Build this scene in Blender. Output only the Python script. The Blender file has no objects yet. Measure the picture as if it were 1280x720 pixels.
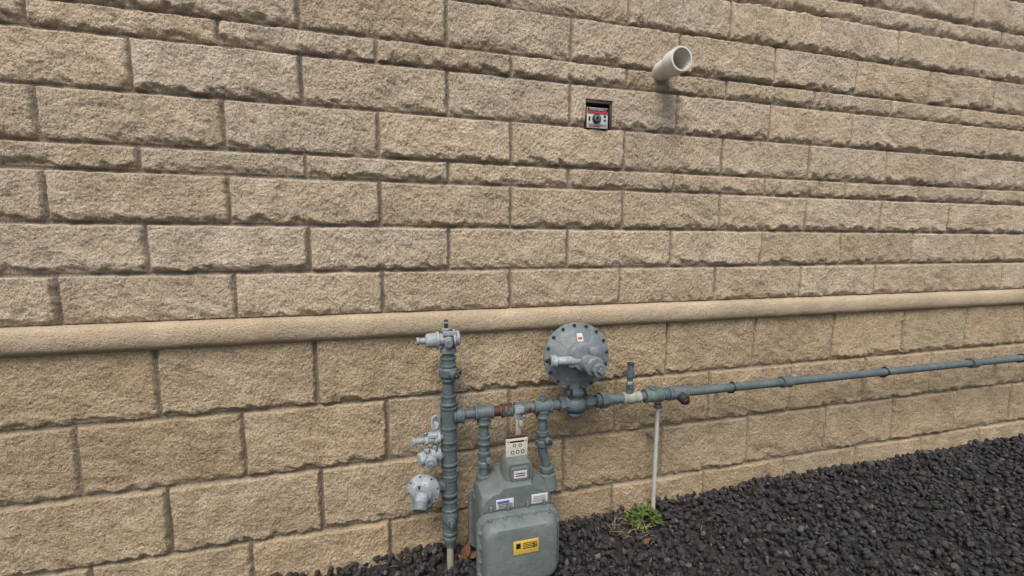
import bpy, bmesh, numpy as np, random
from math import *
from mathutils import Vector, Matrix, Quaternion
DBG=None
rng=np.random.default_rng(7); random.seed(7)
S=bpy.context.scene
S.view_settings.view_transform='Standard'; S.view_settings.look='None'; S.view_settings.exposure=0
def link(o,parent=None):
    S.collection.objects.link(o)
    if parent: o.parent=parent
    return o
def empty(name):
    return link(bpy.data.objects.new(name,None))
# ---------------------------------------------------------------- materials
class NT:
    def __init__(s,name):
        s.m=bpy.data.materials.new(name); s.m.use_nodes=True; s.t=s.m.node_tree
        s.b=s.t.nodes['Principled BSDF']; s.co=s.t.nodes.new('ShaderNodeTexCoord').outputs['Object']
    def n(s,typ,**k):
        x=s.t.nodes.new(typ)
        for a,b in k.items(): setattr(x,a,b)
        return x
    def l(s,a,b): s.t.links.new(a,b)
    def noise(s,scale,detail=4,rough=.55,co=None,dist=0):
        x=s.n('ShaderNodeTexNoise'); x.inputs['Scale'].default_value=scale; x.inputs['Detail'].default_value=detail
        x.inputs['Roughness'].default_value=rough; x.inputs['Distortion'].default_value=dist; s.l(co or s.co,x.inputs['Vector']); return x.outputs['Fac']
    def ramp(s,fac,stops):
        x=s.n('ShaderNodeValToRGB'); s.l(fac,x.inputs[0]); e=x.color_ramp.elements
        while len(e)<len(stops): e.new(.5)
        for i,(p,c) in enumerate(stops):
            e[i].position=p; e[i].color=(*c,1) if hasattr(c,'__len__') else (c,c,c,1)
        return x.outputs[0]
    def mix(s,f,a,b,mode='MIX'):
        x=s.n('ShaderNodeMix',data_type='RGBA',blend_type=mode)
        for i,v in ((0,f),(6,a),(7,b)):
            if hasattr(v,'links'): s.l(v,x.inputs[i])
            elif i==0: x.inputs[0].default_value=v
            else: x.inputs[i].default_value=(*v,1) if hasattr(v,'__len__') else (v,v,v,1)
        return x.outputs[2]
    def attr(s,name):
        x=s.n('ShaderNodeAttribute',attribute_name=name); return x.outputs['Fac']
    def bump(s,h,dist,prev=None,strength=1):
        x=s.n('ShaderNodeBump'); x.inputs['Distance'].default_value=dist; x.inputs['Strength'].default_value=strength; s.l(h,x.inputs['Height'])
        if prev: s.l(prev,x.inputs['Normal'])
        return x.outputs[0]
    def done(s,col=None,rough=.6,metal=0,normal=None,spec=.5):
        if col is not None:
            if hasattr(col,'links'): s.l(col,s.b.inputs['Base Color'])
            else: s.b.inputs['Base Color'].default_value=(*col,1)
        if hasattr(rough,'links'): s.l(rough,s.b.inputs['Roughness'])
        else: s.b.inputs['Roughness'].default_value=rough
        s.b.inputs['Metallic'].default_value=metal; s.b.inputs['Specular IOR Level'].default_value=spec
        if normal: s.l(normal,s.b.inputs['Normal'])
        return s.m
def stone_mat():
    N=NT('split_face_stone')
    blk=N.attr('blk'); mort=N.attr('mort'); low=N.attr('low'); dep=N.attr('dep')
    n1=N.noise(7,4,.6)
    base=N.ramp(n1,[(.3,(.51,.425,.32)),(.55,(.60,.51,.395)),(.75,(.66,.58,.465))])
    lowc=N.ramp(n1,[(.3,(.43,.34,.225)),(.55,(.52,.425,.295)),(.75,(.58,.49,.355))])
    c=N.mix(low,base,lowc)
    tint=N.ramp(blk,[(0,(.91,.88,.83)),(.4,(1,.98,.95)),(.7,(1.0,1.0,1.0)),(1,(1.06,1.02,.96))])
    c=N.mix(1.0,c,tint,'MULTIPLY')
    mp=N.n('ShaderNodeMapping'); mp.inputs['Scale'].default_value=(1.25,1,.72); mp.inputs['Rotation'].default_value=(0,.18,0); N.l(N.co,mp.inputs[0])
    g1=N.noise(105,3,.78,mp.outputs[0])
    c=N.mix(1.0,c,N.ramp(g1,[(.30,.42),(.41,.84),(.51,1.04),(.7,1.22)]),'MULTIPLY')
    st=N.ramp(N.noise(2.3,4,.6),[(.3,.90),(.6,1.04)])
    c=N.mix(1.0,c,st,'MULTIPLY')
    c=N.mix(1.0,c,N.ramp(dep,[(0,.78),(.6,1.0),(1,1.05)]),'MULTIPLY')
    mc=N.ramp(g1,[(.3,(.24,.205,.165)),(.7,(.36,.31,.25))])
    c=N.mix(mort,c,mc)
    b=N.bump(g1,.019)
    return N.done(c,.92,normal=b,spec=.2)
def ledge_mat():
    N=NT('cast_stone_ledge')
    c=N.ramp(N.noise(5,4,.6),[(.3,(.46,.37,.26)),(.7,(.55,.455,.33))])
    g=N.noise(150,3,.7)
    c=N.mix(1.0,c,N.ramp(g,[(.32,.6),(.44,.98),(.7,1.08)]),'MULTIPLY')
    c=N.mix(1.0,c,N.ramp(N.noise(1.6,5,.65),[(.32,.80),(.6,1.04)]),'MULTIPLY')
    return N.done(c,.92,normal=N.bump(g,.010),spec=.2)
def paint(name,c1,c2,rough=.5,rust=0.0,chalk=.25,rustc=(.07,.025,.018)):
    N=NT(name)
    c=N.mix(N.ramp(N.noise(9,4,.65),[(.35,0.),(.65,1.)]),c1,c2)
    ch=N.ramp(N.noise(28,5,.7),[(.5,0.),(.72,chalk)])
    c=N.mix(ch,c,tuple(min(.75,v*2.1+.06) for v in c2))
    g=N.noise(60,4,.7)
    c=N.mix(.8,c,N.ramp(g,[(.28,.6),(.42,1.)]),'MULTIPLY')
    if rust>0:
        r=N.ramp(N.noise(16,5,.7),[(1-rust-.03,0.),(1-rust+.02,1.)])
        c=N.mix(r,c,rustc)
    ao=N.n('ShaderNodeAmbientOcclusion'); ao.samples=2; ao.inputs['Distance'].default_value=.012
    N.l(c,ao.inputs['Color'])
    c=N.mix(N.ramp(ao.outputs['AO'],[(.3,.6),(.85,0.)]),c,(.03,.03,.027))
    return N.done(c,N.ramp(g,[(.3,rough-.1),(.7,rough+.18)]),normal=N.bump(g,.0022),spec=.4)
def plain(name,col,rough=.6,metal=0,var=.25,sc=60):
    N=NT(name); g=N.noise(sc,4,.65); c=N.mix(1.,col,N.ramp(g,[(.3,1-var),(.7,1+var*.4)]),'MULTIPLY')
    return N.done(c,rough,metal,normal=N.bump(g,.0008))
M={}
M['stone']=stone_mat(); M['ledge']=ledge_mat()
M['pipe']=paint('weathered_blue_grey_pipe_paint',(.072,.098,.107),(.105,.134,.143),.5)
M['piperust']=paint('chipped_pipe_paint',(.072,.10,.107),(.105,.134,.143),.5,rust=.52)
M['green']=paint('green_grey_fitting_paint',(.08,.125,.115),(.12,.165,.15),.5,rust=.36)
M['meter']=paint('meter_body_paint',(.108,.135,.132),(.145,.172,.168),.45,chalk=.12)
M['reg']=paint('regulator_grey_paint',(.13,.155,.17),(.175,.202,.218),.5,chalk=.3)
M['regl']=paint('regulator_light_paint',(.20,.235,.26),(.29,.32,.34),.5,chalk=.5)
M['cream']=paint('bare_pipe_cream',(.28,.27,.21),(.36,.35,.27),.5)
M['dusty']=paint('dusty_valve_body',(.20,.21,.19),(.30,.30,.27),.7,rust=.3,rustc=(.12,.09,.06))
M['rust']=plain('rusty_iron',(.06,.026,.018),.85,var=.6)
M['bolt']=plain('dark_steel_bolt',(.045,.047,.05),.5,.4,var=.4)
M['black']=plain('black_plastic',(.015,.015,.017),.35)
M['steel']=plain('galvanised_steel',(.26,.27,.28),.45,.6)
M['white']=plain('white_label',(.55,.56,.55),.45,var=.12)
M['pvc']=plain('white_pvc',(.66,.64,.58),.4,var=.12,sc=20)
M['conduit']=plain('white_painted_conduit',(.46,.46,.43),.45,var=.2,sc=25)
M['yellow']=plain('yellow_label',(.60,.42,.07),.45,var=.12)
M['blue']=plain('blue_print',(.04,.13,.42),.5)
M['red']=plain('red_print',(.42,.03,.05),.45,var=.1)
M['cardc']=plain('cream_dial_card',(.52,.50,.43),.5,var=.15,sc=30)
M['boxd']=plain('dark_bronze_and_recess_shade',(.06,.04,.036),.55)
# ---------------------------------------------------------------- numpy noise
TB=rng.random((16,256,256))
def lat(x,z,sc,seed,lin=True,ang=0.):
    ca,sa=cos(ang),sin(ang)
    u=(x*ca-z*sa)*sc+seed*13.7; v=(x*sa+z*ca)*sc+seed*7.1
    iu=np.floor(u); iv=np.floor(v); fu=u-iu; fv=v-iv
    iu=iu.astype(int); iv=iv.astype(int); T=TB[seed%16]
    a=T[iu&255,iv&255]; b=T[(iu+1)&255,iv&255]; c=T[iu&255,(iv+1)&255]; d=T[(iu+1)&255,(iv+1)&255]
    if lin:
        return np.where(fu+fv<1,a+(b-a)*fu+(c-a)*fv,d+(c-d)*(1-fu)+(b-d)*(1-fv))-.5
    fu=fu*fu*(3-2*fu); fv=fv*fv*(3-2*fv)
    return (a*(1-fu)+b*fu)*(1-fv)+(c*(1-fu)+d*fu)*fv-.5
# ---------------------------------------------------------------- wall
U=.2032
ups=[(U,0),(U,1),(U,0),(U/2,1),(U,0),(U,1),(U/2,0),(U,1),(U,0),(U/2,1),(U,0),(U,1),(U,0),(U/2,1),(U,0),(U,1),(U,0)]
rows=[]; z=0
for h,p in ups: rows.append((z,z+h,p)); z+=h
ZT=z
low=[(-.1,-.413,1),(-.413,-.722,0),(-.722,-1.033,1),(-1.033,-1.345,0)]
rows=[(b,a,p) for a,b,p in low[::-1]]+[(-.1,0,2)]+rows
edges=np.array([r[0] for r in rows]+[rows[-1][1]])
par=np.array([r[2] for r in rows])
def axis(segs):
    o=[]
    for a,b,s in segs: o.append(np.arange(a,b-1e-6,s))
    o.append([segs[-1][1]]); return np.concatenate(o)
xs=axis([(-2.6,-.95,.006),(-.95,1.15,.0034),(1.15,2.5,.006),(2.5,5.9,.012)])
zs=axis([(-1.34,1.5,.0034),(1.5,ZT,.009)])
X,Z=np.meshgrid(xs,zs)
ri=np.clip(np.searchsorted(edges,Z+1e-9)-1,0,len(rows)-1)
zb=edges[ri]; zt=edges[ri+1]; pr=par[ri]
off=np.where(pr==1,.3048,0.)
bi=np.floor((X-off)/.6096)
blk=(np.sin(bi*12.9898+ri*78.233)*43758.5453)%1
bx0=bi*.6096+off
jit=lambda k: .0025*np.sin(k*91.7+ri*3.1)
wob=lat(X,Z,30,1,False)*.003
dx=np.minimum(X-bx0-jit(bi),bx0+.6096+jit(bi+1)-X)
db=Z-zb; dt=zt-Z
mw=.0052
px=X+blk*31.7; pz=Z+blk*17.3
nb=lat(px,pz,26,2,True,.3)*.036+lat(px,pz,60,3,True)*.014
nt_=lat(px,pz,20,4,True,.2)*.012+lat(px,pz,55,5,True)*.008
H0=.016+.010*(((blk*7.3)%1)-.5)
d0=np.minimum(np.minimum(dx,db),dt)-mw+wob
e_b=np.clip((db-mw+nb)/.026,0,1); e_t=np.clip((dt-mw+nt_*.8)/.010,0,1); e_x=np.clip((dx-mw+nt_)/.013,0,1)
prof=(1-(1-e_b)**1.5)*(1-(1-e_t)**2)*(1-(1-e_x)**2)
lip=np.clip(d0/.0035,0,1)
face=lat(px,pz,6,6,True,.5)*.012+lat(px,pz,14,7,True,1.1)*.008+lat(px,pz,38,8,True,.2)*.0055+lat(px,pz,85,9,True,.9)*.0040+lat(px,pz,150,10,False)*.0034
q=lat(px*.45,pz,30,11,True,.15); q=np.floor(q*5)/5*.007*(1.2-np.clip(db/(zt-zb),0,1))
h=lip*(.005+H0*prof+(face+q)*(.3+.7*prof))
h=np.maximum(h,lip*.002)-.008
mort=1-np.clip(d0/.003+.3,0,1)
h=h+(1-lip)*lat(X,Z,90,12,False)*.002
led=(pr==2); h=np.where(led,-.006,h); mort=np.where(led,0,mort)
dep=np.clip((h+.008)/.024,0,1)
rec=(X>.383)&(X<.531)&(Z>.905)&(Z<1.045)
h=np.where(rec,-.10,h); mort=np.where(rec,1,mort)
def grid_mesh(name,P,attrs,mat):
    nz,nx=P.shape[:2]
    me=bpy.data.meshes.new(name); nv=nz*nx
    me.vertices.add(nv); me.vertices.foreach_set('co',P.reshape(-1).astype(np.float32))
    i=np.arange(nv).reshape(nz,nx); q=np.stack([i[:-1,:-1],i[:-1,1:],i[1:,1:],i[1:,:-1]],-1).reshape(-1,4)
    nf=len(q); me.loops.add(nf*4); me.loops.foreach_set('vertex_index',q.reshape(-1).astype(np.int32))
    me.polygons.add(nf); me.polygons.foreach_set('loop_start',np.arange(0,nf*4,4,dtype=np.int32))
    me.update(calc_edges=True); me.polygons.foreach_set('use_smooth',np.ones(nf,bool))
    for k,v in attrs.items():
        a=me.attributes.new(k,'FLOAT','POINT'); a.data.foreach_set('value',v.reshape(-1).astype(np.float32))
    me.materials.append(mat); me.validate(); return bpy.data.objects.new(name,me)
wall=empty('stone_block_wall')
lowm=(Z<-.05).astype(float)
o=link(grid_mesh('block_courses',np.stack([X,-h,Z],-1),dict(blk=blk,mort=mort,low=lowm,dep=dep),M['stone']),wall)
lx=axis([(-2.6,-.95,.01),(-.95,1.15,.004),(1.15,5.9,.012)])
prf=[(-.002,-.112),(.012,-.112),(.022,-.108)]+[(.022+.030*sin(t)**.8,-.052-.050*cos(t)) for t in np.linspace(.25,pi-.2,18)]+[(.016,.002),(-.002,.003)]
prf=np.array(prf); LX,I=np.meshgrid(lx,np.arange(len(prf)))
dy=prf[:,0][I]; dz=prf[:,1][I]
nn=lat(LX,dz+dy,120,3,False)*.0022+lat(LX,dz+dy,40,4,False)*.0022+lat(LX,dz+dy,6,5,False)*.003
link(grid_mesh('string_course_ledge',np.stack([LX,-(dy+nn),dz+nn*.3],-1),{},M['ledge']),wall)
# ---------------------------------------------------------------- mesh helpers
class B:
    def __init__(s,name,parent,mats,bevel=0,smooth=True,angle=35):
        s.bm=bmesh.new(); s.name=name; s.parent=parent; s.mats=mats; s.bev=bevel; s.sm=smooth; s.ang=angle
    def _m(s,faces,mi):
        for f in faces: f.material_index=mi; f.smooth=s.sm
    def lathe(s,p0,ax,prof,mi=0,seg=28,cap=True,spin=0):
        ax=Vector(ax).normalized(); p0=Vector(p0); q=ax.to_track_quat('Z','Y').to_matrix()
        rings=[]
        for t,r in prof:
            rings.append([s.bm.verts.new(p0+q@Vector((r*cos(2*pi*i/seg+spin),r*sin(2*pi*i/seg+spin),t))) for i in range(seg)])
        fs=[]
        for a,b in zip(rings,rings[1:]):
            for i in range(seg): fs.append(s.bm.faces.new((a[i],a[(i+1)%seg],b[(i+1)%seg],b[i])))
        if cap: fs.append(s.bm.faces.new(rings[0][::-1])); fs.append(s.bm.faces.new(rings[-1]))
        s._m(fs,mi)
    def cyl(s,p0,p1,r,mi=0,r2=None,seg=28,ch=None):
        p0=Vector(p0); p1=Vector(p1); L=(p1-p0).length; r2=r if r2 is None else r2
        c=min(.0025,L*.2,r*.2) if ch is None else ch
        s.lathe(p0,p1-p0,[(0,r-c),(c,r),(L-c,r2),(L,r2-c)],mi,seg)
    def hexn(s,p0,p1,r,mi=0,seg=6,spin=0):
        p0=Vector(p0); p1=Vector(p1); L=(p1-p0).length; c=min(.002,L*.2)
        s.lathe(p0,p1-p0,[(0,r-c),(c,r),(L-c,r),(L,r-c)],mi,seg,spin=spin)
    def sph(s,c,r,mi=0,sc=(1,1,1)):
        g=bmesh.ops.create_uvsphere(s.bm,u_segments=24,v_segments=14,radius=r,matrix=Matrix.Translation(c)@Matrix.Diagonal((*sc,1)))
        s._m({f for v in g['verts'] for f in v.link_faces},mi)
    def box(s,c,d,mi=0,rot=None,bev=.003,seg=2):
        mt=Matrix.Translation(c)@(rot.to_4x4() if rot else Matrix())@Matrix.Diagonal((*d,1))
        g=bmesh.ops.create_cube(s.bm,size=1,matrix=mt); vs=g['verts']; fs={f for v in vs for f in v.link_faces}
        s._m(fs,mi)
        if bev>0:
            es={e for v in vs for e in v.link_edges}
            r=bmesh.ops.bevel(s.bm,geom=list(es),offset=bev,segments=seg,profile=.5,affect='EDGES',material=mi)
            s._m(r['faces'],mi)
    def tube(s,pts,r,mi=0,seg=20,sub=8,closed=False):
        P=[Vector(p) for p in pts]; C=[]
        if len(P)>2:
            for i in range(len(P)-1):
                a=P[max(i-1,0)];b=P[i];c=P[i+1];d=P[min(i+2,len(P)-1)]
                for k in range(sub):
                    t=k/sub; C.append(.5*((2*b)+(c-a)*t+(2*a-5*b+4*c-d)*t*t+(3*b-a-3*c+d)*t**3))
            C.append(P[-1])
        else: C=P
        prev=None; rings=[]
        rr=r if hasattr(r,'__len__') else None
        for i,c in enumerate(C):
            t=(C[min(i+1,len(C)-1)]-C[max(i-1,0)]).normalized()
            if prev is None: n=t.orthogonal().normalized()
            else: n=(prev-t*prev.dot(t)).normalized()
            prev=n; b=t.cross(n); R=r if rr is None else rr[0]+(rr[1]-rr[0])*i/(len(C)-1)
            rings.append([s.bm.verts.new(c+R*(n*cos(2*pi*k/seg)+b*sin(2*pi*k/seg))) for k in range(seg)])
        fs=[]
        for a,b in zip(rings,rings[1:]):
            for k in range(seg): fs.append(s.bm.faces.new((a[k],a[(k+1)%seg],b[(k+1)%seg],b[k])))
        fs.append(s.bm.faces.new(rings[0][::-1])); fs.append(s.bm.faces.new(rings[-1])); s._m(fs,mi)
    def prism(s,outline,y0,y1,mi=0,steps=None,cx=0,cz=0):
        steps=steps or [(y0,1),(y1,1)]; rings=[]
        for y,k in steps:
            kx,kz=(k,k) if not hasattr(k,'__len__') else k
            rings.append([s.bm.verts.new((cx+(x-cx)*kx,y,cz+(z-cz)*kz)) for x,z in outline])
        n=len(outline); fs=[]
        for a,b in zip(rings,rings[1:]):
            for k in range(n): fs.append(s.bm.faces.new((a[k],b[k],b[(k+1)%n],a[(k+1)%n])))
        fs.append(s.bm.faces.new(rings[0])); fs.append(s.bm.faces.new(rings[-1][::-1])); s._m(fs,mi)
    def end(s):
        bmesh.ops.recalc_face_normals(s.bm,faces=s.bm.faces)
        me=bpy.data.meshes.new(s.name); s.bm.to_mesh(me); s.bm.free()
        for m in s.mats: me.materials.append(M[m])
        ob=link(bpy.data.objects.new(s.name,me),s.parent)
        if s.sm: me.set_sharp_from_angle(angle=radians(s.ang))
        return ob
def rrect(x0,x1,z0,z1,r,n=6,rb=None):
    o=[]; rb=r if rb is None else rb
    for cx,cz,a,q in ((x1-r,z1-r,0,r),(x0+r,z1-r,pi/2,r),(x0+rb,z0+rb,pi,rb),(x1-rb,z0+rb,1.5*pi,rb)):
        for k in range(n+1):
            t=a+pi/2*k/n; o.append((cx+q*cos(t),cz+q*sin(t)))
    return o
def text(name,body,loc,size,mat,parent,rot=(pi/2,0,0),ax='CENTER'):
    t=bpy.data.curves.new(name,'FONT'); t.body=body; t.size=size; t.align_x=ax; t.align_y='CENTER'; t.materials.append(M[mat]); t.extrude=.0002
    ob=link(bpy.data.objects.new(name,t),parent); ob.location=loc; ob.rotation_euler=rot; return ob
Y=-.15
# ---------------------------------------------------------------- manifold pipework
man=empty('gas_pipe_manifold')
b=B('riser_pipe',man,['pipe','cream','piperust','bolt','reg'])
rx=-.330
def collar(b,p,ax,r,L,mi=0):
    ax=Vector(ax).normalized(); p=Vector(p)-ax*L/2; w=min(.009,L*.25)
    b.lathe(p,ax,[(0,r*.93),(.001,r*1.10),(w,r*1.10),(w+.003,r),(L-w-.003,r),(L-w,r*1.10),(L-.001,r*1.10),(L,r*.93)],mi,32)
b.cyl((rx,Y,-1.32),(rx,Y,-1.06),.0165,1)
b.cyl((rx,Y,-1.09),(rx,Y,-.15),.0265,0)
b.lathe((rx,Y,-1.115),(0,0,1),[(0,.021),(.004,.025),(.02,.026),(.035,.034),(.05,.034),(.053,.028)],0)
for zz,L in ((-1.02,.05),(-.90,.055),(-.735,.05),(-.60,.055),(-.385,.05),(-.205,.045)): collar(b,(rx,Y,zz),(0,0,1),.034,L)
b.lathe((rx,Y,-1.0),(0,0,1),[(0,.03),(.01,.036),(.035,.04),(.06,.036),(.07,.03)],0)
b.cyl((rx,Y-.02,-.965),(rx,Y-.058,-.965),.02,0); b.box((rx,Y-.066,-.965),(.014,.02,.03),0)
for zz in (-.806,-.655,-.545):
    collar(b,(rx,Y,zz),(0,0,1),.036,.088); 
collar(b,(rx-.045,Y,-.80),(1,0,0),.030,.045)
collar(b,(rx,Y,-.468),(0,0,1),.038,.105); collar(b,(rx+.045,Y,-.468),(1,0,0),.036,.05)
b.lathe((rx,Y,-.30),(0,0,1),[(0,.03),(.008,.036),(.02,.034),(.03,.043),(.06,.043),(.07,.034),(.082,.036),(.09,.03)],0)
b.cyl((rx+.01,Y-.03,-.255),(rx+.026,Y-.066,-.255),.02,0); b.hexn((rx+.024,Y-.062,-.255),(rx+.034,Y-.088,-.255),.011,3,4)
b.cyl((rx+.03,Y,-.255),(rx+.058,Y-.01,-.255),.012,3)
b.end()
b=B('header_pipe',man,['pipe','piperust','green','bolt','dusty','rust'])
hz=-.466
b.cyl((rx+.03,Y,hz),(.27,Y,hz),.0235,0)
for x0,x1 in ((-.155,-.085),(.045,.105)): b.cyl((x0,Y,hz),(x1,Y,hz),.0242,1,ch=.0004)
collar(b,(-.164,Y,hz),(1,0,0),.031,.09,0); collar(b,(-.164,Y,hz-.035),(0,0,1),.031,.04,0)
collar(b,(-.052,Y,hz),(1,0,0),.031,.055,1)
collar(b,(0.01,Y,hz),(1,0,0),.031,.05,0)
collar(b,(.130,Y,hz),(1,0,0),.031,.09,0); collar(b,(.130,Y,hz-.035),(0,0,1),.031,.04,0)
b.cyl((.130,Y,hz+.02),(.130,Y,hz+.05),.016,0); b.hexn((.13,Y,hz+.045),(.13,Y,hz+.062),.011,0,4)
b.cyl((.36,Y,hz),(5.6,Y,hz),.0235,0)
b.lathe((.412,Y,hz),(1,0,0),[(0,.027),(.003,.034),(.02,.034),(.023,.031),(.03,.031)],0)
b.hexn((.44,Y,hz),(.472,Y,hz),.043,0,8); b.lathe((.47,Y,hz),(1,0,0),[(0,.036),(.012,.034),(.03,.030),(.033,.026)],0)
b.lathe((.565,Y,hz),(1,0,0),[(0,.027),(.002,.031),(.018,.031),(.024,.027),(.04,.033),(.06,.033),(.078,.027),(.084,.031),(.10,.031),(.102,.026)],4)
b.cyl((.607,Y,hz+.02),(.607,Y,hz+.055),.019,0); b.hexn((.607,Y,hz+.052),(.607,Y,hz+.075),.025,0)
b.cyl((.607,Y,hz+.075),(.607,Y,hz+.115),.015,0); b.hexn((.607,Y,hz+.11),(.607,Y,hz+.145),.021,0,8); b.cyl((.607,Y,hz+.145),(.607,Y,hz+.178),.0165,0); b.cyl((.607,Y,hz+.178),(.607,Y,hz+.186),.019,3)
b.box((.595,Y-.022,hz+.085),(.03,.006,.018),4)
collar(b,(.745,Y,hz),(1,0,0),.034,.10,2); 
b.lathe((.715,Y,hz-.0),(1,0,0),[(0,.03),(.02,.036),(.04,.036),(.06,.03)],2)
b.cyl((.745,Y,hz),(.745,Y,hz+.045),.021,2); b.hexn((.745,Y,hz+.04),(.745,Y,hz+.054),.014,2,4)
b.hexn((.835,Y,hz),(.862,Y,hz),.038,0,8); collar(b,(.815,Y,hz),(1,0,0),.030,.035,0)
collar(b,(.90,Y,hz),(1,0,0),.034,.09,0); 
b.cyl((.90,Y-.02,hz-.01),(.905,Y-.06,hz-.025),.027,3); b.cyl((.905,Y-.058,hz-.024),(.906,Y-.07,hz-.03),.019,5)
for xc in (1.62,3.2,4.9): collar(b,(xc,Y,hz),(1,0,0),.030,.06,0)
for xc in (1.25,2.4,3.7):
    b.box((xc,-.075,hz-.032),(.03,.15,.008),3,bev=.001); b.tube([(xc,Y-.0,hz-.030),(xc,Y-.029,hz),(xc,Y,hz+.029),(xc,Y+.029,hz),(xc,Y+.0,hz-.030)],.004,3,8)
b.end()
b=B('meter_drop_pipes',man,['pipe','meter','bolt','reg'])
b.cyl((-.164,Y,hz),(-.164,Y,-.83),.0225,0)
b.lathe((-.164,Y,-.655),(0,0,-1),[(0,.024),(.004,.031),(.02,.031),(.03,.026),(.05,.026),(.055,.031),(.075,.031),(.08,.024)],0)
collar(b,(-.164,Y,-.60),(0,0,1),.029,.04)
b.cyl((-.15,Y-.025,-.69),(-.148,Y-.05,-.69),.014,0)
b.tube([(.130,Y,hz),(.130,Y,-.55),(.131,Y,-.64),(.133,Y,-.70),(.150,Y,-.75),(.156,Y,-.80),(.156,Y,-.84)],.0225,0)
b.lathe((.130,Y,-.585),(0,0,-1),[(0,.024),(.004,.033),(.022,.033),(.03,.027),(.05,.027),(.055,.033),(.078,.033),(.083,.024)],0)
b.cyl((.145,Y-.02,-.63),(.152,Y-.05,-.63),.017,0); b.hexn((.152,Y-.048,-.63),(.154,Y-.064,-.63),.011,2,4)
b.end()
b=B('header_hanging_tag',man,['rust','cream','regl','steel'])
b.box((-.006,Y-.034,hz-.005),(.034,.008,.075),2); b.box((.0,Y-.042,hz+.012),(.045,.014,.03),2)
b.cyl((.02,Y-.035,hz-.02),(.02,Y-.06,hz-.02),.009,3)
b.box((-.004,Y-.036,hz-.09),(.026,.004,.10),1,bev=.001); b.box((.006,Y-.044,hz-.055),(.018,.012,.03),1)
b.end()
# ---------------------------------------------------------------- main regulator
reg=empty('gas_pressure_regulator')
cx,cz=.297,-.218
b=B('valve_body',reg,['pipe','reg','bolt'])
b.sph((.305,Y,hz-.005),.05,0,(1.25,.95,.95))
for s_ in (-1,1):
    b.lathe((.305+s_*.045,Y,hz),(s_,0,0),[(0,.036),(.012,.034),(.02,.04),(.042,.04),(.044,.030)],0,8)
b.lathe((.302,Y,hz-.045),(0,0,-1),[(0,.036),(.01,.036),(.012,.03),(.02,.03),(.022,.018),(.032,.016)],0)
b.lathe((.302,Y,hz+.03),(0,0,1),[(0,.036),(.02,.034),(.024,.050),(.038,.052),(.042,.046),(.06,.040),(.11,.046)],0)
for k in range(4):
    a=pi/4+k*pi/2; b.hexn((.302+.05*cos(a),Y+.05*sin(a),hz+.048),(.302+.05*cos(a),Y+.05*sin(a),hz+.085),.0075,2)
b.end()
b=B('diaphragm_case',reg,['reg','regl','bolt','white','red'])
A=Vector((-.07,-1,.05)).normalized(); c0=Vector((cx,-.158,cz))
R=.166
b.lathe(c0,-A,[(0,.15),(.02,.13),(.04,.085),(.05,.05),(.055,.02)],0,56)
b.lathe(c0,A,[(-.004,R-.03),(-.003,R-.002),(0,R),(.006,R),(.008,R-.003),(.0095,R-.003),(.0115,R),(.017,R-.001),(.0185,R-.004),(.020,.140),(.026,.132),(.034,.115),(.040,.098),(.048,.084),(.054,.07)],0,72)
q=A.to_track_quat('Z','Y').to_matrix()
L=lambda x,y,t: c0+q@Vector((x,y,t))
for k in range(16):
    a=2*pi*k/16+.1; x,y=(R-.012)*cos(a),(R-.012)*sin(a)
    b.hexn(L(x,y,-.012),L(x,y,.025),.0065,2); b.cyl(L(x,y,.0185),L(x,y,.021),.0085,2)
rt=Vector((1,0,0)); rt=(rt-A*rt.dot(A)).normalized(); up=A.cross(rt); up=up if up.z>0 else -up
W=lambda r,u,t: c0+rt*r+up*u+A*t
for k in range(6):
    a=k*pi/3+.35; p0=W(.07*cos(a),.07*sin(a),.045); p1=W(.128*cos(a),.128*sin(a),.026); b.cyl(p0,p1,.006,0,r2=.004)
b.lathe(W(.012,.005,.045),A,[(0,.078),(.012,.066),(.03,.058),(.034,.06),(.045,.06),(.048,.05)],0,40)
b.lathe(W(.036,-.02,.085),(A+Vector((.14,0,-.1))).normalized(),[(0,.05),(.02,.045),(.035,.043),(.037,.048),(.06,.048),(.066,.042),(.068,.02)],0,40)
b.hexn(W(.052,-.034,.150),W(.056,-.036,.176),.034,0,8); b.hexn(W(.055,-.035,.174),W(.056,-.036,.19),.016,0,4)
b.cyl(W(.0,-.008,.075),W(-.135,-.002,.085),.021,1); b.lathe(W(-.125,-.002,.085),W(-.16,-.001,.087)-W(-.125,-.002,.085),[(0,.021),(.004,.029),(.03,.030),(.033,.025)],1)
b.cyl(W(-.158,-.001,.087),W(-.162,-.001,.087),.017,2)
b.cyl(W(-.05,-.01,.05),W(-.05,-.012,.09),.026,0)
b.box(W(.055,.035,.085),(.05,.05,.05),0,rot=q,bev=.012)
b.box(W(.005,.098,.0425),(.03,.002,.04),3,rot=Matrix.Rotation(-.45,3,'X'),bev=0); b.box(W(.005,.094,.0455),(.02,.001,.012),4,rot=Matrix.Rotation(-.45,3,'X'),bev=0)
b.end()
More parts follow.
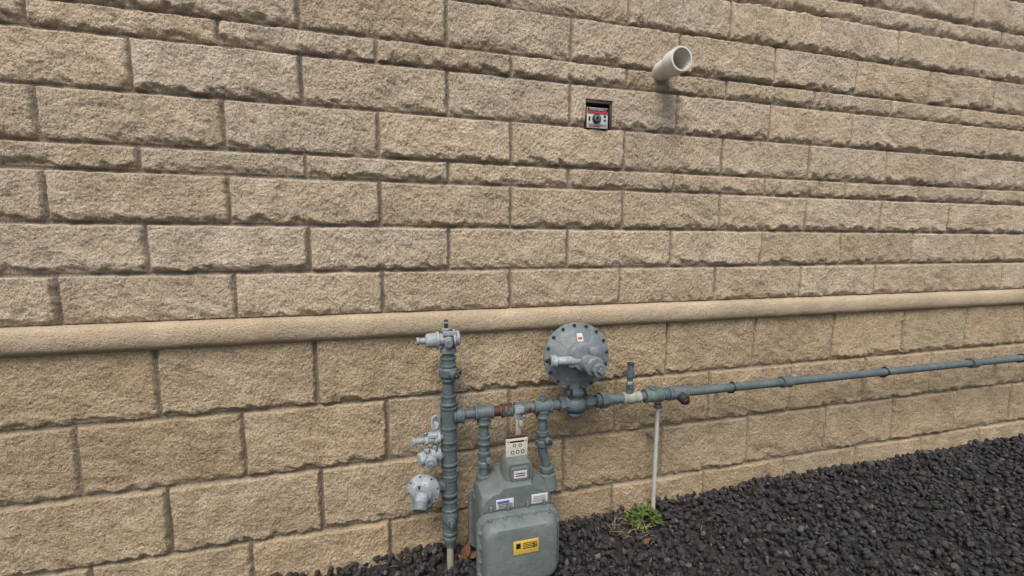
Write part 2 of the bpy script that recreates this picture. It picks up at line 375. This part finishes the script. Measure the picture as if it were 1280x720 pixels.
# ---------------------------------------------------------------- small regulators on riser
r1=empty('service_regulator')
b=B('top_regulator_body',r1,['regl','bolt','reg'])
z1=-.100
b.lathe((rx,Y,-.165),(0,0,1),[(0,.03),(.003,.036),(.02,.036),(.022,.028),(.04,.026)],2)
b.sph((rx,Y,z1),.036,0,(1.0,1.0,1.05))
b.cyl((rx-.02,Y,z1-.002),(rx-.052,Y-.004,z1-.003),.030,0); b.lathe((rx-.04,Y-.003,z1-.003),(-1,-.05,0),[(0,.03),(.003,.039),(.012,.039),(.015,.034),(.055,.032),(.06,.026),(.062,.015),(.088,.013),(.09,.018),(.1,.018)],0)
b.lathe((rx+.015,Y,z1),(1,0,.04),[(0,.028),(.006,.028),(.008,.043),(.017,.043),(.019,.036),(.036,.034),(.04,.026)],0)
b.cyl((rx-.008,Y,z1+.03),(rx-.008,Y,z1+.05),.02,0); b.cyl((rx-.008,Y,z1+.05),(rx-.008,Y,z1+.088),.009,1); b.hexn((rx-.008,Y,z1+.07),(rx-.008,Y,z1+.08),.012,0)
b.box((rx+.005,Y-.03,z1+.03),(.06,.012,.02),0); b.cyl((rx-.0,Y-.03,z1-.01),(rx-.002,Y-.055,z1-.012),.019,2)
b.end()
r2=empty('pilot_regulator')
b=B('pilot_body',r2,['regl','bolt','reg','steel'])
b.cyl((rx,Y,-.56),(rx-.07,Y-.015,-.56),.017,2)
b.lathe((rx-.045,Y-.012,-.556),(-1,-.25,0),[(0,.02),(.003,.03),(.028,.03),(.03,.022),(.06,.022),(.062,.028),(.075,.028),(.078,.014),(.115,.013),(.117,.018),(.13,.018)],0)
b.box((rx-.085,Y-.03,-.535),(.055,.035,.018),0); b.cyl((rx-.11,Y-.04,-.53),(rx-.11,Y-.04,-.515),.01,3)
b.lathe((rx-.062,Y-.005,-.50),(-.35,-1,0),[(0,.018),(.004,.02),(.01,.02),(.013,.016)],0)
b.tube([(rx-.062,Y-.01,-.545),(rx-.075,Y-.012,-.51),(rx-.078,Y-.012,-.475),(rx-.062,Y-.01,-.455),(rx-.046,Y-.008,-.475),(rx-.046,Y-.008,-.52),(rx-.055,Y-.01,-.545)],.007,0,10)
b.end()
r3=empty('pilot_regulator')
b=B('pilot_body',r3,['regl','bolt','reg'])
b.cyl((rx,Y,-.65),(rx-.07,Y-.02,-.645),.017,2)
b.lathe((rx-.045,Y-.015,-.638),(-1,-.3,.0),[(0,.022),(.004,.036),(.014,.036),(.016,.03),(.03,.03),(.032,.04),(.05,.04),(.053,.03),(.07,.026),(.074,.032),(.10,.03),(.104,.018)],0)
b.cyl((rx-.085,Y-.04,-.64),(rx-.09,Y-.085,-.645),.026,0); b.hexn((rx-.09,Y-.083,-.645),(rx-.092,Y-.10,-.648),.016,2)
b.cyl((rx-.07,Y-.03,-.615),(rx-.07,Y-.03,-.585),.013,2); b.hexn((rx-.105,Y-.04,-.61),(rx-.105,Y-.04,-.592),.014,0)
b.end()
r4=empty('round_regulator')
b=B('round_regulator_body',r4,['regl','bolt','reg','white'])
c4=Vector((-.452,-.185,-.79)); A4=Vector((-.28,-1,.03)).normalized()
b.cyl((rx-.02,Y,-.80),(c4.x+.03,c4.y+.02,-.797),.02,2); b.hexn((rx-.055,Y-.01,-.80),(rx-.075,Y-.018,-.80),.032,0)
b.lathe(c4,A4,[(-.04,.02),(-.03,.045),(-.012,.066),(-.008,.074),(-.001,.075),(0,.071),(.002,.075),(.009,.074),(.011,.068),(.025,.05),(.036,.04),(.04,.02)],0,44)
q4=A4.to_track_quat('Z','Y').to_matrix()
for k in range(8):
    a=k*pi/4+.2; p=c4+q4@Vector((.067*cos(a),.067*sin(a),-.01)); b.hexn(p,p+A4*.024,.005,1)
b.cyl(c4+A4*.02+Vector((0,0,-.005)),c4+A4*.05+Vector((-.004,0,-.045)),.034,0,r2=.03)
b.cyl(c4+A4*.045+Vector((-.004,0,-.038)),c4+A4*.07+Vector((-.004,0,-.062)),.034,2,r2=.032)
for k,(dx_,dz_) in enumerate(((-.012,.03),(.012,.034),(.03,.01),(-.0,.012))): b.box(c4+A4*.036+Vector((dx_,.001,dz_)),(.008,.004,.016),1,bev=.001)
b.end()
# ---------------------------------------------------------------- gas meter
mt=empty('gas_meter'); mx=-.043
b=B('meter_case',mt,['meter','bolt','pipe'])
for hx in (-.164,.156):
    b.lathe((hx,Y,-.775),(0,0,-1),[(0,.026),(.003,.034),(.022,.035),(.026,.03),(.034,.032),(.038,.044),(.06,.046),(.075,.05),(.11,.055)],0,32)
    b.hexn((hx,Y,-.776),(hx,Y,-.80),.039,2,8)
up_=[(-.168,-.905),(-.170,-.845),(-.158,-.805),(-.128,-.785),(-.088,-.775),(-.07,-.755),(.07,-.755),(.088,-.775),(.128,-.785),(.158,-.805),(.170,-.845),(.168,-.905)]
up_=[(x+mx,z) for x,z in up_]
b.prism(up_,0,0,0,[(-.10,(.9,.96)),(-.115,(.98,.99)),(-.13,1),(-.285,1),(-.305,(.975,.985)),(-.318,(.92,.955))],cx=mx,cz=-.90)
nk=[(-.066,-.77),(-.064,-.69),(-.052,-.676),(.052,-.676),(.064,-.69),(.066,-.77)]
b.prism([(x+mx+.022,z) for x,z in nk],0,0,0,[(-.15,(.9,.97)),(-.16,1),(-.262,1),(-.272,(.9,.96))],cx=mx+.022,cz=-.75)
b.prism(rrect(mx+.022-.044,mx+.022+.044,-.755,-.69,.012),0,0,0,[(-.262,1),(-.280,1),(-.285,.93)],cx=mx+.022,cz=-.72)
b.prism(rrect(mx-.19,mx+.19,-1.19,-.865,.055),0,0,0,[(-.085,.96),(-.09,1),(-.108,1)],cx=mx,cz=-1.02)
b.prism(rrect(mx-.168,mx+.168,-1.175,-.88,.045),0,0,0,[(-.10,1),(-.345,1)],cx=mx,cz=-1.02)
b.prism(rrect(mx-.192,mx+.192,-1.192,-.862,.058),0,0,0,[(-.318,.97),(-.322,1),(-.333,1),(-.3345,.992),(-.336,.992),(-.3375,1),(-.350,1),(-.354,.97),(-.356,(.92,.915)),(-.372,(.90,.89)),(-.395,(.87,.85)),(-.408,(.82,.79)),(-.412,(.75,.71))],cx=mx,cz=-1.025)
for x in np.linspace(-.135,.135,5):
    for zz in (-.879,-1.176): b.hexn((mx+x,-.35,zz),(mx+x,-.366,zz),.0085,0); b.cyl((mx+x,-.345,zz),(mx+x,-.358,zz),.0125,0)
for zz in np.linspace(-.93,-1.13,4):
    for s_ in (-1,1): b.hexn((mx+s_*.1775,-.35,zz),(mx+s_*.1775,-.366,zz),.0085,0); b.cyl((mx+s_*.1775,-.345,zz),(mx+s_*.1775,-.358,zz),.0125,0)
for x in (-.125,-.045,.045,.125): b.box((mx+x,-.322,-.86),(.012,.02,.05),0,bev=.003)
b.end()
b=B('meter_index_and_labels',mt,['cardc','black','white','yellow','blue','rust','steel'])
b.box((-.016,-.19,-.66),(.05,.012,.06),5,bev=.001)
b.box((-.016,-.202,-.638),(.108,.006,.098),0,bev=.002); b.box((-.016,-.198,-.583),(.085,.006,.012),5,bev=.001)
for i,(x,zz,r_) in enumerate(((-.037,-.655,.009),(-.012,-.655,.009),(.013,-.655,.009),(-.028,-.622,.008),(.0,-.622,.008))):
    b.cyl((x,-.204,zz),(x,-.2062,zz),r_,1,ch=.0002); b.cyl((x,-.206,zz),(x,-.2068,zz),r_*.55,2,ch=.0001)
b.box((-.016,-.2055,-.603),(.07,.001,.008),1,bev=0)
for x in (-.06,.028):
    for zz in (-.6,-.676): b.cyl((x,-.204,zz),(x,-.208,zz),.004,6)
cxn=mx+.022
b.box((cxn,-.2865,-.722),(.062,.002,.035),2,bev=0)
for k in range(2): b.box((cxn,-.2882,-.717-.011*k),(.045,.001,.004),1,bev=0)
b.box((-.102,-.3185,-.832),(.082,.004,.044),2,bev=.001); b.box((.062,-.3185,-.832),(.078,.004,.044),2,bev=.001)
b.box((-.11,-.3212,-.823),(.055,.001,.012),4,bev=0)
for k in range(3): b.box((-.10,-.3212,-.834-.007*k),(.066,.001,.0025),1,bev=0)
for k in range(4): b.box((.060,-.3212,-.820-.008*k),(.058,.001,.0022),6,bev=0)
b.box((-.030,-.4135,-.985),(.115,.004,.062),3,bev=.001)
b.box((-.066,-.4162,-.975),(.020,.001,.024),1,bev=0)
for k in range(4): b.box((-.012-.004*(k%2),-.4162,-.966-.008*k),(.066-.008*(k%2),.001,.0026),1,bev=0)
for i in range(5):
    for j in range(5):
        if (i*7+j*3+i*j)%3: b.box((-.076+i*.0045+.075,-.4166,-1.0+j*.0040+.012),(.0035,.001,.0032),1,bev=0)
b.end()
# ---------------------------------------------------------------- white conduit
cd_=empty('white_conduit')
b=B('conduit_pipe',cd_,['conduit','steel','pipe'])
b.cyl((.813,-.10,-1.26),(.813,-.10,-.56),.0115,0); b.tube([(.813,-.10,-.57),(.813,-.103,-.53),(.813,-.125,-.50),(.813,-.15,-.482)],.0115,0)
b.box((.813,-.10,-.552),(.034,.034,.022),1); b.box((.813,-.05,-.75),(.012,.11,.016),1,bev=.001)
b.hexn((.813,-.10,-.53),(.813,-.10,-.548),.019,2)
b.end()
# ---------------------------------------------------------------- vent pipe
vp=empty('white_vent_pipe')
b=B('vent_pipe_stub',vp,['pvc','black'])
vx,vz=.803,1.218
b.lathe((vx,.03,vz),(0,-1,0),[(0,.047),(.125,.047),(.127,.057),(.131,.060),(.205,.060),(.209,.058),(.2095,.050),(.12,.047)],0,40,cap=False)
b.lathe((vx,.03,vz),(0,-1,0),[(.02,.03),(.03,.0465)],1,40)
b.end()
# ---------------------------------------------------------------- emergency shut-off box
eb=empty('emergency_shutoff_box')
b=B('box_housing',eb,['boxd','white','red','black','steel'])
b.box((.457,.06,.975),(.142,.05,.134),0,bev=.001)
b.box((.456,.028,1.037),(.146,.07,.012),0,bev=.001); b.box((.524,.028,.972),(.012,.07,.13),0,bev=.001)  # dark plates at top and right, shade of the recess put in as colour
b.box((.444,.012,.956),(.118,.06,.100),0,bev=.002)
b.box((.444,-.0195,.956),(.114,.004,.098),1,bev=.001)
b.box((.444,-.0225,.990),(.112,.002,.026),3,bev=0); b.box((.444,-.0240,.982),(.112,.001,.010),2,bev=0)
b.cyl((.438,-.02,.952),(.438,-.031,.952),.023,3); b.cyl((.438,-.031,.952),(.438,-.036,.952),.016,4); b.cyl((.438,-.036,.952),(.438,-.040,.952),.009,3)
b.cyl((.484,-.0215,.965),(.484,-.0228,.965),.0065,3); b.box((.484,-.0222,.946),(.012,.001,.008),3,bev=0)
b.box((.40,-.0222,.95),(.010,.001,.022),3,bev=0)
b.box((.444,-.0222,.922),(.10,.001,.010),4,bev=0); b.box((.43,-.0225,.914),(.06,.001,.004),2,bev=0)
b.end()
text('emergency_lettering','EMERGENCY',(.444,-.0245,.9955),.0165,'white',eb)
# ---------------------------------------------------------------- ground
def gz(x): return -1.205+.03*max(-1.5,min(1.6,x))
N=NT('dark_soil_gravel')
c=N.ramp(N.noise(40,5,.7),[(.3,(.018,.015,.014)),(.7,(.06,.05,.047))])
soil=N.done(c,.95,normal=N.bump(N.noise(60,4,.7),.02)); M['soil']=soil
bm=bmesh.new()
gx=[-400,-50,-8,-3,-1.5]+[i*.1-1.4 for i in range(31)]+[2,4,8,50,400]; gy=[400,60,8,1.2,.3,.02,-.2,-.5,-1,-1.6,-3,-8,-60,-400]
V=[[bm.verts.new((x,y,gz(x)-.028)) for x in gx] for y in gy]
for i in range(len(gy)-1):
    for j in range(len(gx)-1): bm.faces.new((V[i][j],V[i+1][j],V[i+1][j+1],V[i][j+1]))
me=bpy.data.meshes.new('ground'); bm.to_mesh(me); bm.free(); me.materials.append(soil); link(bpy.data.objects.new('ground',me))
N=NT('lava_rock')
rc=N.attr('rc')
c=N.ramp(rc,[(0,(.020,.020,.022)),(.4,(.034,.034,.037)),(.70,(.055,.054,.058)),(.86,(.042,.036,.036)),(.95,(.055,.042,.038)),(1,(.13,.12,.115))])
g=N.noise(190,3,.7)
c=N.mix(1.,c,N.ramp(g,[(.32,.35),(.5,1.),(.7,1.5)]),'MULTIPLY')
lava=N.done(c,.85,normal=N.bump(g,.005),spec=.4)
base=[]
for k in range(24):
    bm=bmesh.new(); bmesh.ops.create_icosphere(bm,subdivisions=2,radius=1)
    d=rng.normal(size=(7,3)); d/=np.linalg.norm(d,axis=1)[:,None]; cut=rng.uniform(.45,.85,7); v=np.array([x.co[:] for x in bm.verts])
    for dd,cc in zip(d,cut):
        s=v@dd; v=v-np.where(s>cc,s-cc,0)[:,None]*dd
    v*=1+rng.normal(size=(len(v),1))*.07; v*=np.array([1,rng.uniform(.65,.95),rng.uniform(.5,.8)])
    f=np.array([[x.index for x in fc.verts] for fc in bm.faces]); base.append((v,f)); bm.free()
nR=14500; VV=[];FF=[];CC=[];o_=0
for i in range(nR):
    x=rng.uniform(-1.2,4.8); y=-rng.uniform(0,1)**1.1*1.25+.0
    v,f=base[i%24]; s=rng.uniform(.007,.021)*(1.35 if rng.random()<.12 else 1)
    Q=Quaternion(rng.normal(size=4)).normalized().to_matrix(); Q=np.array(Q)
    w=(v*s)@Q.T+np.array([x,min(y,-.012-s*.5),gz(x)+rng.uniform(-.020,.018)+.01*sin(x*9+y*7)])
    VV.append(w);FF.append(f+o_);CC.append(np.full(len(w),rng.random())); o_+=len(w)
VV=np.concatenate(VV);FF=np.concatenate(FF);CC=np.concatenate(CC)
me=bpy.data.meshes.new('lava_rock_gravel'); me.vertices.add(len(VV)); me.vertices.foreach_set('co',VV.reshape(-1).astype(np.float32))
me.loops.add(len(FF)*3); me.loops.foreach_set('vertex_index',FF.reshape(-1).astype(np.int32)); me.polygons.add(len(FF)); me.polygons.foreach_set('loop_start',np.arange(0,len(FF)*3,3,dtype=np.int32)); me.update(calc_edges=True)
a=me.attributes.new('rc','FLOAT','POINT'); a.data.foreach_set('value',CC.astype(np.float32)); me.materials.append(lava); me.validate()
link(bpy.data.objects.new('lava_rock_gravel',me))
# ---------------------------------------------------------------- plant, straw, leaf
N=NT('weed_leaf'); c=N.ramp(N.noise(30,3,.5),[(.3,(.05,.09,.018)),(.7,(.12,.17,.04))]); N.done(c,.55); M['leaf']=N.m
M['straw']=plain('dry_straw',(.34,.27,.16),.8); M['dead']=plain('dead_leaf_brown',(.16,.08,.045),.8)
def leaf(bm,c,d,upv,L,w,mi=0,curl=.3,n=4):
    d=d.normalized(); s=d.cross(upv).normalized(); nn=s.cross(d).normalized(); prev=None
    for i in range(n+1):
        t=i/n; ww=w*sin(pi*min(.97,max(.04,t**.8))); p=c+d*L*t-nn*curl*L*t*t*.5
        cur=[bm.verts.new(p-s*ww+nn*ww*.3),bm.verts.new(p),bm.verts.new(p+s*ww+nn*ww*.3)]
        if prev:
            for k in range(2):
                f=bm.faces.new((prev[k],prev[k+1],cur[k+1],cur[k])); f.material_index=mi; f.smooth=True
        prev=cur
def fin(bm,name,mats,parent=None):
    me=bpy.data.meshes.new(name); bm.to_mesh(me); bm.free()
    for m in mats: me.materials.append(M[m])
    return link(bpy.data.objects.new(name,me),parent)
bm=bmesh.new()
for k in range(190):
    a=random.uniform(0,2*pi); r=random.uniform(0,1)**.6*.085; x=.72+r*cos(a); y=-.15+r*sin(a)*.8
    zz=gz(x)+.015+random.uniform(0,.085)*(1-r/.11)
    d=Vector((cos(a+random.uniform(-.8,.8)),sin(a+random.uniform(-.8,.8)),random.uniform(-.1,.9)))
    leaf(bm,Vector((x,y,zz)),d,Vector((0,0,1)),random.uniform(.014,.034),random.uniform(.005,.010),0)
fin(bm,'green_weed_plant',['leaf'])
bm=bmesh.new()
for k in range(46):
    x=.64+random.gauss(0,.07); y=-.17+random.gauss(0,.05); a=random.uniform(0,2*pi)
    leaf(bm,Vector((x,y,gz(x)+.022)),Vector((cos(a),sin(a)*.6,random.uniform(.0,.5))),Vector((0,0,1)),random.uniform(.04,.11),.0012,0,.4)
for k in range(70):
    x=random.uniform(-.7,3.0); y=-random.uniform(.03,.6); a=random.uniform(0,2*pi)
    leaf(bm,Vector((x,y,gz(x)+.022)),Vector((cos(a),sin(a),random.uniform(.0,.3))),Vector((0,0,1)),random.uniform(.02,.06),.0011,0,.4)
fin(bm,'dry_straw_litter',['straw'])
bm=bmesh.new()
for (x,y,zz,L_,a) in ((-.27,-.14,.01,.085,1.2),(-.255,-.16,.0,.06,2.2),(-.235,-.15,.012,.05,.7),(.62,-.3,.015,.05,.3),(.5,-.35,.015,.04,2.)):
    leaf(bm,Vector((x,y,gz(x)+zz)),Vector((cos(a),-.2,sin(a))),Vector((0,-1,.3)),L_,L_*.28,0,.5,6)
fin(bm,'dead_leaf',['dead'])
# ---------------------------------------------------------------- light
w=bpy.data.worlds.new("World"); S.world=w; w.use_nodes=True; nt=w.node_tree; bg=nt.nodes['Background']
sk=nt.nodes.new('ShaderNodeTexSky'); sk.sky_type='NISHITA'; sk.sun_disc=False
el=radians(58); az=radians(205)
sk.sun_elevation=el; sk.sun_rotation=az; sk.dust_density=5; sk.air_density=1.2; sk.ozone_density=.5
nt.links.new(sk.outputs[0],bg.inputs[0]); bg.inputs[1].default_value=.15
sd=bpy.data.lights.new('sun','SUN'); sd.energy=2.6; sd.angle=radians(30); sd.color=(1,.955,.89)
so=link(bpy.data.objects.new('sun',sd)); d=Vector((sin(az)*cos(el),cos(az)*cos(el),sin(el))); so.rotation_euler=d.to_track_quat('Z','Y').to_euler()
# ---------------------------------------------------------------- camera
a_,b_,c_=.26426,-.11609,.00579
F=Vector((sin(a_)*cos(b_),cos(a_)*cos(b_),sin(b_))); R0=Vector((cos(a_),-sin(a_),0)); U0=R0.cross(F)
Rv=cos(c_)*R0+sin(c_)*U0; Uv=-sin(c_)*R0+cos(c_)*U0
cam=bpy.data.cameras.new('camera'); co=link(bpy.data.objects.new('camera',cam)); cam.sensor_width=36; cam.lens=540/1280*36; cam.clip_start=.05; cam.clip_end=2000
m3=Matrix((Rv,Uv,-F)).transposed(); co.matrix_world=Matrix.Translation((-.55234,-2.08236,.35794))@m3.to_4x4()
S.camera=co
if DBG:
    zf,cxp,cyp=DBG; cam.lens*=zf; cam.shift_x=(cxp-640)*zf/1280; cam.shift_y=-(cyp-360)*zf/1280
